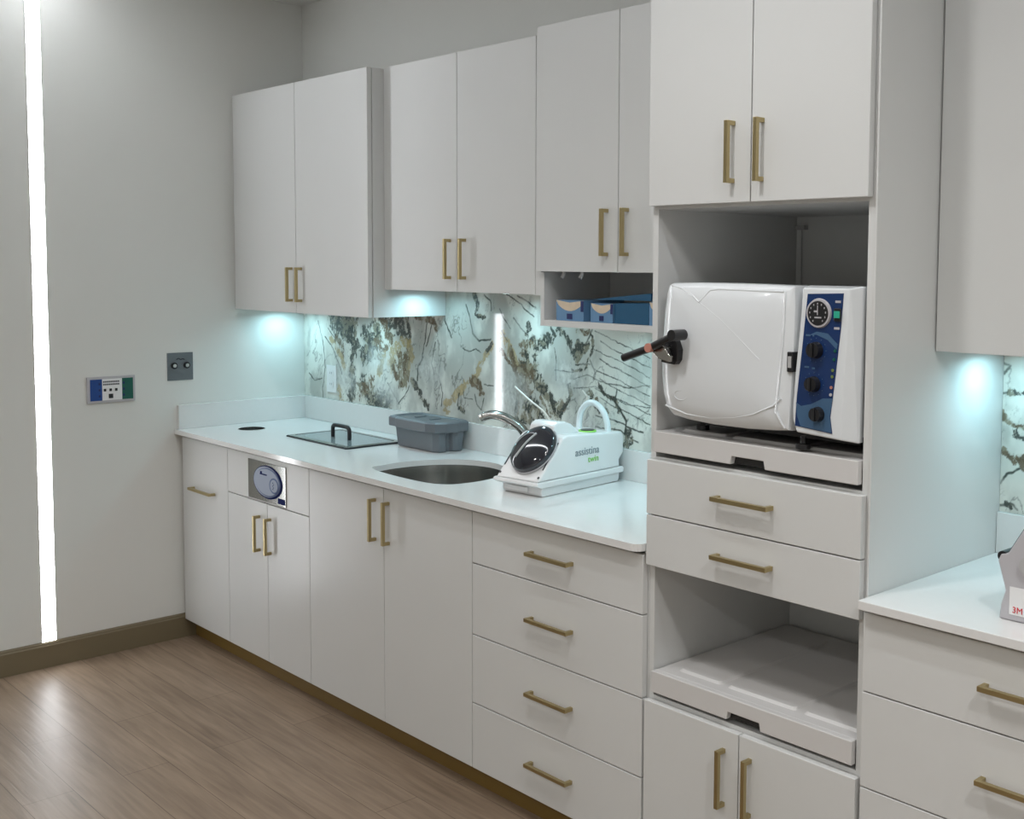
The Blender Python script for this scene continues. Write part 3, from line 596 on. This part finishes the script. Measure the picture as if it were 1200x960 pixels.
obj('base_tray', bm, PLASTIC, th, bevel=.004, seg=3)
bm = B(); prof(bm, [(-.012, .0305), (.388, .0305), (.390, .044), (.386, .050), (-.030, .050), (-.034, .040)], -WD-.008, .004)
obj('skirt', bm, PLASTIC, th, bevel=.004, seg=3)
bm = B(); prof(bm, [(-.026, .0505), (.372, .0505), (.370, .075), (.392, .095), (.392, .150), (.382, .166), (.110, .182), (.090, .176)], -WD, 0)
body = obj('body_shell', bm, PLASTIC, th, bevel=.006, seg=3)
bm = B(); prof(bm, [(.085, .176), (.098, .208), (.118, .219), (.150, .218), (.180, .208), (.225, .174), (.12, .170)], -WD+.030, -.045)
obj('top_hump', bm, PLASTIC, th, bevel=.006, seg=3)
# slope frame: along slope s (up/back), normal n
sl = (W(0, .090, .176)-W(0, -.026, .0505)); SL = sl.length; sd = sl.normalized(); nrm = (uv.cross(sd)).normalized()
if nrm.z < 0: nrm = -nrm
cen = W(-.080, -.026, .0505)+sd*(SL*.64)
def disk(bm, c, rad, h0, h1, r1=None, n=48, dome=0, ks=1.0, mi=0):
    r1 = rad if r1 is None else r1; rings = []
    def R(rr, h): return [c+nrm*h+(uv*math.cos(2*PI*i/n)+sd*math.sin(2*PI*i/n)*ks)*rr for i in range(n)]
    rings = [R(rad, h0), R(rad, h1)]
    if dome:
        for k in range(1, 7): a = PI/2*k/6.5; rings.append(R(r1*math.cos(a), h1+dome*math.sin(a)))
    return loft(bm, rings, mi=mi)
o = obj('smoked_lid', disk(B(), cen, .078, .0008, .018, .078, dome=.020, ks=1.10), DGLASS, th, smooth=True)
bm = B(); n = 48
def tor(c, r, rr, h, ks=1.1, a0=0, a1=2*PI, N=40): return [c+nrm*h+(uv*math.cos(a0+(a1-a0)*i/N)+sd*math.sin(a0+(a1-a0)*i/N)*ks)*r for i in range(N+1)]
tube(bm, tor(cen, .0795, 0, .006), .0022, 6, 0); obj('lid_rim', bm, DEV, o)
bm = B(); tube(bm, tor(cen-uv*.018-sd*.01, .042, 0, .0345, 1.3, .3, 3.0), .0014, 6, 0); obj('lid_moulding', bm, DEV, o)
bm = B(); tube(bm, [cen+nrm*.0355-sd*.05-uv*.03, cen+nrm*.040-uv*.015, cen+nrm*.0355+sd*.045-uv*.0], .0035, 8); obj('lid_grip', bm, GREYW, o)
bm = B()
for uu in (-.008, -.172):
    bm = B()
    a = W(uu, -.026, .0505)+sd*(SL*.16)+nrm*.0006; b_ = W(uu, -.026, .0505)+sd*(SL*.88)+nrm*.0006
    tube(bm, [a+(b_-a)*.15, b_], .0022, 6, 2); obj('slope_slot', bm, BLACK, th)
    obj('stud', disk(B(), W(uu, -.026, .0505)+sd*(SL*.10), .0042, .0002, .0018, n=14), BLACK, th)
bm = B(); prof(bm, [(-.0045, .012), (-.008, .012), (-.008, .026), (-.0045, .026)], -.150, -.060); obj('drawer_tab', bm, PLASTIC, th)
t_ = text('lettering', 'assistina', .036, W(.0016, .205, .122), dv, zv, TXG, body)
t_ = text('lettering', 'twin', .030, W(.0016, .235, .094), dv, zv, LIME, body)
cc_ = W(-.055, .270, .1745)
bm = B()
for k, (ra, rb, mi) in enumerate(((.030, .022, 0),)):
    pts = [cc_+uv*math.cos(2*PI*i/28)*.026+dv*math.sin(2*PI*i/28)*.026 for i in range(29)]; tube(bm, pts, .004, 6, 0)
ca = obj('green_ring', bm, LIME, th)
obj('oil_cap', cyl(B(), cc_-zv*.001, (0, 0, 1), .022, .006), BLACK, th)
bm = B()
tube(bm, [(1.978, -.100, 1.068), (1.972, -.095, 1.105), (1.982, -.092, 1.144), (2.012, -.090, 1.169), (2.048, -.088, 1.168), (2.078, -.085, 1.145), (2.094, -.082, 1.108), (2.096, -.080, 1.066)], .0105, 12)
hz = obj('air_hose', bm, HOSE, th, smooth=True); hz['label'] = 'thick pale looped hose'
obj('thin_branch', tube(B(), [(2.000, -.082, 1.181), (1.975, -.060, 1.183), (1.935, -.035, 1.190), (1.910, -.022, 1.197)], .0026, 8), CABLE, hz, smooth=True)
obj('hose_clip', tube(B(), [(2.000, -.084, 1.176), (2.002, -.083, 1.192)], .0055, 8, 2), CABLE, hz, smooth=True)
th = thing('power_cable', 'thin pale cable arching behind the smoked lid of the white machine', 'cable', (1.75, -.15, 1.15))
bm = B(); tube(bm, [(1.700, -.150, 1.203), (1.720, -.150, 1.192), (1.784, -.15, 1.160), (1.840, -.15, 1.136), (1.875, -.15, 1.112), (1.897, -.15, 1.075), (1.905, -.14, 1.02), (1.91, -.13, .95), (1.912, -.125, .9185)], .0032, 8)
obj('cord', bm, CABLE, th, smooth=True)

# ------------------------------------------------------------------ autoclave
ZF = 1.2155
th = thing('autoclave', 'white table-top autoclave with a blue control panel in the bay of the tall cabinet', 'autoclave', (3.1, -.35, ZF))
bm = B(); box(bm, 2.855, 3.396, -.555, -.10, 1.252, 1.583); obj('body', bm, ACW, th, bevel=.008)
# door: slightly bulging shell
def doorshell():
    bm = B(); N = 28
    L = [(2.869, 1.257), (2.846, 1.275), (2.833, 1.31), (2.828, 1.35), (2.827, 1.40), (2.830, 1.46), (2.836, 1.52), (2.843, 1.565), (2.849, 1.583), (2.860, 1.588)]
    Tp = [(2.95, 1.590), (3.05, 1.590), (3.15, 1.589), (3.236, 1.587)]
    Rr = [(3.238, 1.54), (3.236, 1.45), (3.231, 1.36), (3.228, 1.30), (3.226, 1.256)]
    Bt = [(3.19, 1.252), (3.10, 1.247), (3.0, 1.246), (2.93, 1.249)]
    P = L+Tp+Rr+Bt
    cx, cz = 3.04, 1.42
    def rg(s, y): return [(cx+(a-cx)*s, y, cz+(b-cz)*s) for a, b in P]
    loft(bm, [rg(1, -.560), rg(1, -.600), rg(.985, -.612), rg(.93, -.620), rg(.75, -.627), rg(.45, -.631), rg(.15, -.632)])
    return bm
dr = obj('door', doorshell(), ACW, th, smooth=True)
# raised corner panels of the door: upper and lower facets
def doory(x, z):
    cx, cz = 3.04, 1.42
    s = max(abs(x-cx)/.205, abs(z-cz)/.168)
    tab = ((0, .6320), (.15, .632), (.45, .631), (.75, .627), (.93, .620), (1.0, .611))
    for (a, ya_), (b, yb2) in zip(tab, tab[1:]):
        if s <= b: return -(ya_+(yb2-ya_)*(s-a)/(b-a))
    return -.611
def ridge(pts, r): 
    bm = B(); P = []
    for (a, b), (c_, d) in zip(pts, pts[1:]):
        for k in range(6): P.append((a+(c_-a)*k/6, b+(d-b)*k/6))
    P.append(pts[-1]); tube(bm, [(x, doory(x, z)+r*.45, z) for x, z in P], r, 8, 0); return bm
obj('moulded_ridge', ridge([(2.862, 1.582), (2.90, 1.575), (2.94, 1.557), (2.962, 1.543), (2.992, 1.572), (3.02, 1.575), (3.21, 1.573)], .0030), ACW, dr, smooth=True)
obj('moulded_ridge', ridge([(2.850, 1.282), (2.92, 1.266), (3.00, 1.264), (3.07, 1.272), (3.13, 1.286), (3.19, 1.312), (3.208, 1.33)], .0026), ACW, dr, smooth=True)
obj('moulded_ridge', ridge([(2.962, 1.543), (3.03, 1.505), (3.09, 1.462), (3.15, 1.415)], .0012), ACW, dr, smooth=True)
obj('moulded_ridge', ridge([(3.214, 1.573), (3.213, 1.50), (3.206, 1.40), (3.196, 1.30), (3.216, 1.262)], .0030), ACW, dr, smooth=True)
bm = B(); pts = [(2.906+.021*math.cos(a), doory(2.906, 1.315)+.0012, 1.312+.012*math.sin(a)) for a in [2*PI*i/24 for i in range(25)]]; tube(bm, pts, .0012, 6, 0)
obj('oval_badge', bm, ACW, dr, smooth=True)
# hinge clip between door and panel
bm = B(); box(bm, 3.222, 3.238, -.622, -.56, 1.392, 1.438); hb = obj('latch_block', bm, BLACK, dr, bevel=.002)
obj('latch_insert', box(B(), 3.226, 3.235, -.6235, -.6222, 1.402, 1.428), GREYW, hb)
# lever handle
y_ = -.672
lv = obj('door_lever', tube(B(), [(2.752, y_, 1.397), (2.846, y_, 1.4275)], .0100, 14, 0), BLACK, th, smooth=True)
obj('lever_grip', tube(B(), [(2.856, y_-.004, 1.4315), (2.890, y_-.004, 1.446), (2.925, y_-.004, 1.461)], .0098, 14, 2), BLACK, lv, smooth=True)
obj('grip_end', cyl(B(), (2.928, y_-.016, 1.463), (0, 1, 0), .0135, .045), BLACK, lv, smooth=True)
obj('hub', cyl(B(), (2.850, y_-.016, 1.4285), (0, 1, 0), .0115, .012), PINK, lv, smooth=True)
bm = B(); prism(bm, [(2.846, 1.415), (2.852, 1.442), (2.885, 1.432), (2.905, 1.41), (2.90, 1.395), (2.865, 1.402)], y_+.006, y_+.022, 'y'); obj('lever_arm', bm, STEEL, lv, bevel=.002)
bm = B(); prism(bm, [(2.858, 1.392), (2.902, 1.388), (2.912, 1.40), (2.914, 1.425), (2.905, 1.447), (2.872, 1.452), (2.862, 1.43)], -.648, -.6275, 'y'); br_ = obj('handle_bracket', bm, BLACK, th, bevel=.002)
for q_ in (1.432, 1.408): obj('bracket_screw', cyl(B(), (2.892, -.651, q_), (0, 1, 0), .0042, .003), CHROME, br_)
# control housing
bm = B(); P = [(3.256, 1.588), (3.250, 1.50), (3.240, 1.40), (3.233, 1.31), (3.234, 1.285), (3.244, 1.252), (3.397, 1.245), (3.399, 1.588)]
v0 = [(x, -.575, z) for x, z in P]; v1 = [(x, -.590, z) for x, z in P]
P2 = [(3.260, 1.583), (3.254, 1.50), (3.244, 1.40), (3.238, 1.31), (3.239, 1.286), (3.250, 1.258), (3.366, 1.252), (3.384, 1.583)]
loft(bm, [v0, v1, [(x, -.618, z) for x, z in P2]])
hs = obj('control_housing', bm, ACW, th, bevel=.003)
bm = B()
prism(bm, [(3.274, 1.570), (3.368, 1.573), (3.362, 1.49), (3.350, 1.38), (3.340, 1.30), (3.346, 1.264), (3.246, 1.272), (3.250, 1.34), (3.262, 1.45)], -.6196, -.6182, 'y')
fpn = obj('control_panel', bm, NAVY, hs); fpn['label'] = 'dark blue fascia with gauge and three knobs'
bm = B(); prism(bm, [(3.2485, 1.325), (3.262, 1.318), (3.29, 1.325), (3.32, 1.340), (3.346, 1.342), (3.3395, 1.302), (3.3445, 1.266), (3.262, 1.2722), (3.252, 1.295)], -.6202, -.6197, 'y')
obj('slate_swoosh', bm, STEELB, fpn)
bm = B(); prism(bm, [(3.280, 1.478), (3.300, 1.487), (3.330, 1.484), (3.356, 1.462), (3.354, 1.450), (3.330, 1.470), (3.300, 1.480)], -.6202, -.6197, 'y')
obj('slate_swoosh', bm, STEELB, fpn)
g = obj('pressure_gauge', cyl(B(), (3.306, -.6198, 1.528), (0, -1, 0), .0330, .005, r2=.031), DEV, fpn, smooth=True)
gf = obj('gauge_face', cyl(B(), (3.306, -.6249, 1.528), (0, -1, 0), .027, .0008), BLACK, g)
bm = B()
for i in range(11):
    a = -.9+i*.5; cylx = 3.306+.021*math.cos(a); cz_ = 1.528+.021*math.sin(a); box(bm, cylx-.001, cylx+.001, -.6263, -.6258, cz_-.002, cz_+.002)
box(bm, 3.298, 3.316, -.6263, -.6258, 1.517, 1.520); box(bm, 3.3045, 3.3065, -.6263, -.6258, 1.524, 1.545); box(bm, 3.296, 3.304, -.6263, -.6258, 1.530, 1.534)
obj('gauge_marks', bm, DEV, gf)
for x, z, r_ in ((3.300, 1.446, .0205), (3.296, 1.370, .0195), (3.309, 1.304, .0185)):
    kn = obj('knob', cyl(B(), (x, -.6205, z), (0, -1, 0), r_*.92, .016, r2=r_*.80), BLACK, fpn, smooth=True)
    obj('knob_pointer', box(B(), x-.003, x+.003, -.641, -.6367, z-r_*.75, z+r_*.75), BLACK, kn, bevel=.001)
    bm = B()
    for i in range(12):
        a = 2*PI*i/12; xx = x+(r_+.006)*math.cos(a); zz = z+(r_+.006)*math.sin(a); box(bm, xx-.0009, xx+.0009, -.6208, -.6203, zz-.0009, zz+.0009)
    obj('scale_dots', bm, STEELB, kn)
obj('rocker_switch', box(B(), 3.347, 3.364, -.624, -.6198, 1.512, 1.540), BLACK, fpn, bevel=.001)
obj('switch_lamp', box(B(), 3.348, 3.363, -.6265, -.6242, 1.519, 1.534), GREENLED, fpn, bevel=.001)
for a, b, c_, d in ((3.348, 3.362, 1.552, 1.557), (3.346, 3.360, 1.494, 1.499), (3.272, 3.284, 1.476, 1.480), (3.290, 3.294, 1.476, 1.480), (3.270, 3.282, 1.405, 1.409), (3.290, 3.298, 1.403, 1.407)):
    obj('printed_mark', box(B(), a, b, -.6206, -.6201, c_, d), STEELB if c_ < 1.49 else DEV, fpn)
for x, z, m_ in ((3.350, 1.447, GREEN), (3.348, 1.428, GREEN), (3.345, 1.404, OLIVE), (3.344, 1.390, OLIVE), (3.342, 1.366, PINK), (3.341, 1.350, DEV)):
    obj('indicator_lamp', cyl(B(), (x, -.6197, z), (0, -1, 0), .0035, .002, 12), m_, fpn)
for x, y in ((2.888, -.52), (3.245, -.585), (2.90, -.16), (3.36, -.16)):
    ft = obj('foot', cyl(cyl(B(), (x, y, ZF), (0, 0, 1), .017, .012), (x, y, ZF+.012), (0, 0, 1), .007, 1.2515-ZF-.012 if y != -.585 else .0180), BLACK, th, smooth=True)
obj('underside_cover', box(B(), 2.90, 3.37, -.545, -.11, 1.2335, 1.2515), DARK, th)

# ------------------------------------------------------------------ cubby contents
def carton(x0, x1, y0, y1, z0, z1, label, open_front=True):
    t_ = thing('pouch_carton', label, 'carton', ((x0+x1)/2, (y0+y1)/2, z0), 'cartons in the open cubby')
    W_ = x1-x0; H = z1-z0; n = 12
    obj('carton_shell', box(B(), x0, x1, y0+.0015, y1, z0, z1-.002), CARTB, t_)
    cv = [(x0+W_*i/n, z1-H*(.12+.42*math.sin(PI*i/n)**.8)-.0) for i in range(n+1)]
    low = [(x0, z0), (x1, z0)]+cv[::-1]
    obj('printed_front', prism(B(), low, y0-.0003, y0+.0013, 'y'), CARTB, t_)
    obj('pouch_stack', prism(B(), [(x0+.004, z1-H*.70), (x1-.004, z1-H*.70)]+[(x1-.004, z1-.004), (x0+W_*.5, z1-H*.15), (x0+.004, z1-.004)], y0+.0005, y0+.0012, 'y'), CREAM, t_)
    for q_ in cv: pass
    bm = B(); up_ = [(a, b) for a, b in cv]; prism(bm, [(x0+.001, z1-.002)]+[(x0+W_*.5, z1-H*.14), (x1-.001, z1-.002)]+[(a, b+.0) for a, b in cv[::-1]][1:-1], y0-.0009, y0-.0004, 'y'); obj('cream_opening', bm, CREAM, t_)
    obj('navy_square', box(B(), x0+W_*.40, x0+W_*.60, y0-.0014, y0-.0010, z0+H*.08, z0+H*.34), CARTN, t_)
    obj('navy_band', box(B(), x1-W_*.10, x1, y0-.0014, y0-.0010, z0+H*.45, z1-.003), CARTN, t_)
    return t_
zs = 1.4560
carton(2.080, 2.206, -.298, -.12, zs, zs+.066, 'blue and cream open carton at the left end of the cubby')
carton(2.238, 2.334, -.298, -.15, zs, zs+.060, 'blue and cream open carton in the middle of the cubby, beside the teal one')
carton(2.487, 2.585, -.300, -.15, zs, zs+.070, 'blue and cream carton at the right end of the cubby')
t_ = thing('flat_carton', 'teal flat carton lying between the open cartons in the cubby', 'carton', (2.41, -.2, zs))
bm = B(); prism(bm, [(2.339, zs), (2.480, zs), (2.480, zs+.064), (2.339, zs+.060)], -.295, -.09, 'y'); obj('carton_shell', bm, CARTT, t_, bevel=.001)
t_ = thing('flat_carton', 'dark teal flap lying slanted on top of the cartons in the cubby', 'carton', (2.36, -.2, zs+.07))
bm = B(); prism(bm, [(2.225, zs+.0685), (2.478, zs+.0705), (2.480, zs+.092), (2.470, zs+.092)], -.285, -.11, 'y'); obj('carton_shell', bm, CARTT, t_)
for x_, l_ in ((2.075, 'white plastic clip hanging from the cubby top, left one'), (2.160, 'white plastic clip hanging from the cubby top, right one')):
    bm = B(); tube(bm, [(x_, -.26, 1.6088), (x_, -.262, 1.600), (x_-.003, -.268, 1.589)], (.006, .0065), 8); tag(obj('plastic_clip', bm, PLASTIC, smooth=True), l_, 'clip', 'white clips in the cubby')

# ------------------------------------------------------------------ reader device at the right edge
th = thing('incubator_reader', 'light grey bench device with slanted black top slots at the right edge of the photo', 'reader device', (3.82, -.45, ZC))
yf = -.530; yb2 = -.37
def dx(x): return x
P = [(3.700, ZC+.0006), (3.703, .945), (3.712, .975), (3.706, .995), (3.694, 1.034), (3.700, 1.048), (3.715, 1.052), (3.775, 1.155), (3.90, 1.160), (3.96, 1.10), (3.96, ZC+.0006)]
bm = B(); prism(bm, P, yf, yb2, 'y'); hsg = obj('housing', bm, DEV, th, bevel=.003)
bm = B()
for q_ in (.012, .07): obj('top_slot', prism(B(), [(3.7145, 1.0545), (3.7135, 1.0565), (3.773, 1.1590), (3.776, 1.1560)], yf+q_, yf+q_+.04, 'y'), BLACK, th)
obj('corner_pad', cyl(B(), (3.703, yf+.002, 1.043), (0, 1, 0), .011, .05, 20), BLACK, th, smooth=True)
obj('side_dial', cyl(B(), (3.765, yf-.012, 1.035), (0, 1, 0), .020, .012, 28), GREYW, th, smooth=True)
obj('front_recess', box(B(), 3.722, 3.90, yf-.0012, yf-.0002, .928, .985), PLASTIC, th)
text('lettering', '3M', .018, (3.740, yf-.0018, .938), (1, 0, 0), (0, 0, 1), RED, th)
text('lettering', 'ESPE', .015, (3.772, yf-.0018, .9375), (1, 0, 0), (0, 0, 1), TXD, th)
th = thing('tape_roll', 'dark round roll standing behind the light grey device at the right edge', 'roll', (3.74, -.30, ZC))
bm = B(); cyl(bm, (3.775, -.345, 1.108), (0, 1, 0), .062, .05, 40); obj('roll', bm, BLACK, th, smooth=True, bevel=.004)
obj('stand', prism(B(), [(3.745, ZC+.0006), (3.805, ZC+.0006), (3.785, 1.108), (3.765, 1.108)], -.344, -.296, 'y'), GREYW, th)
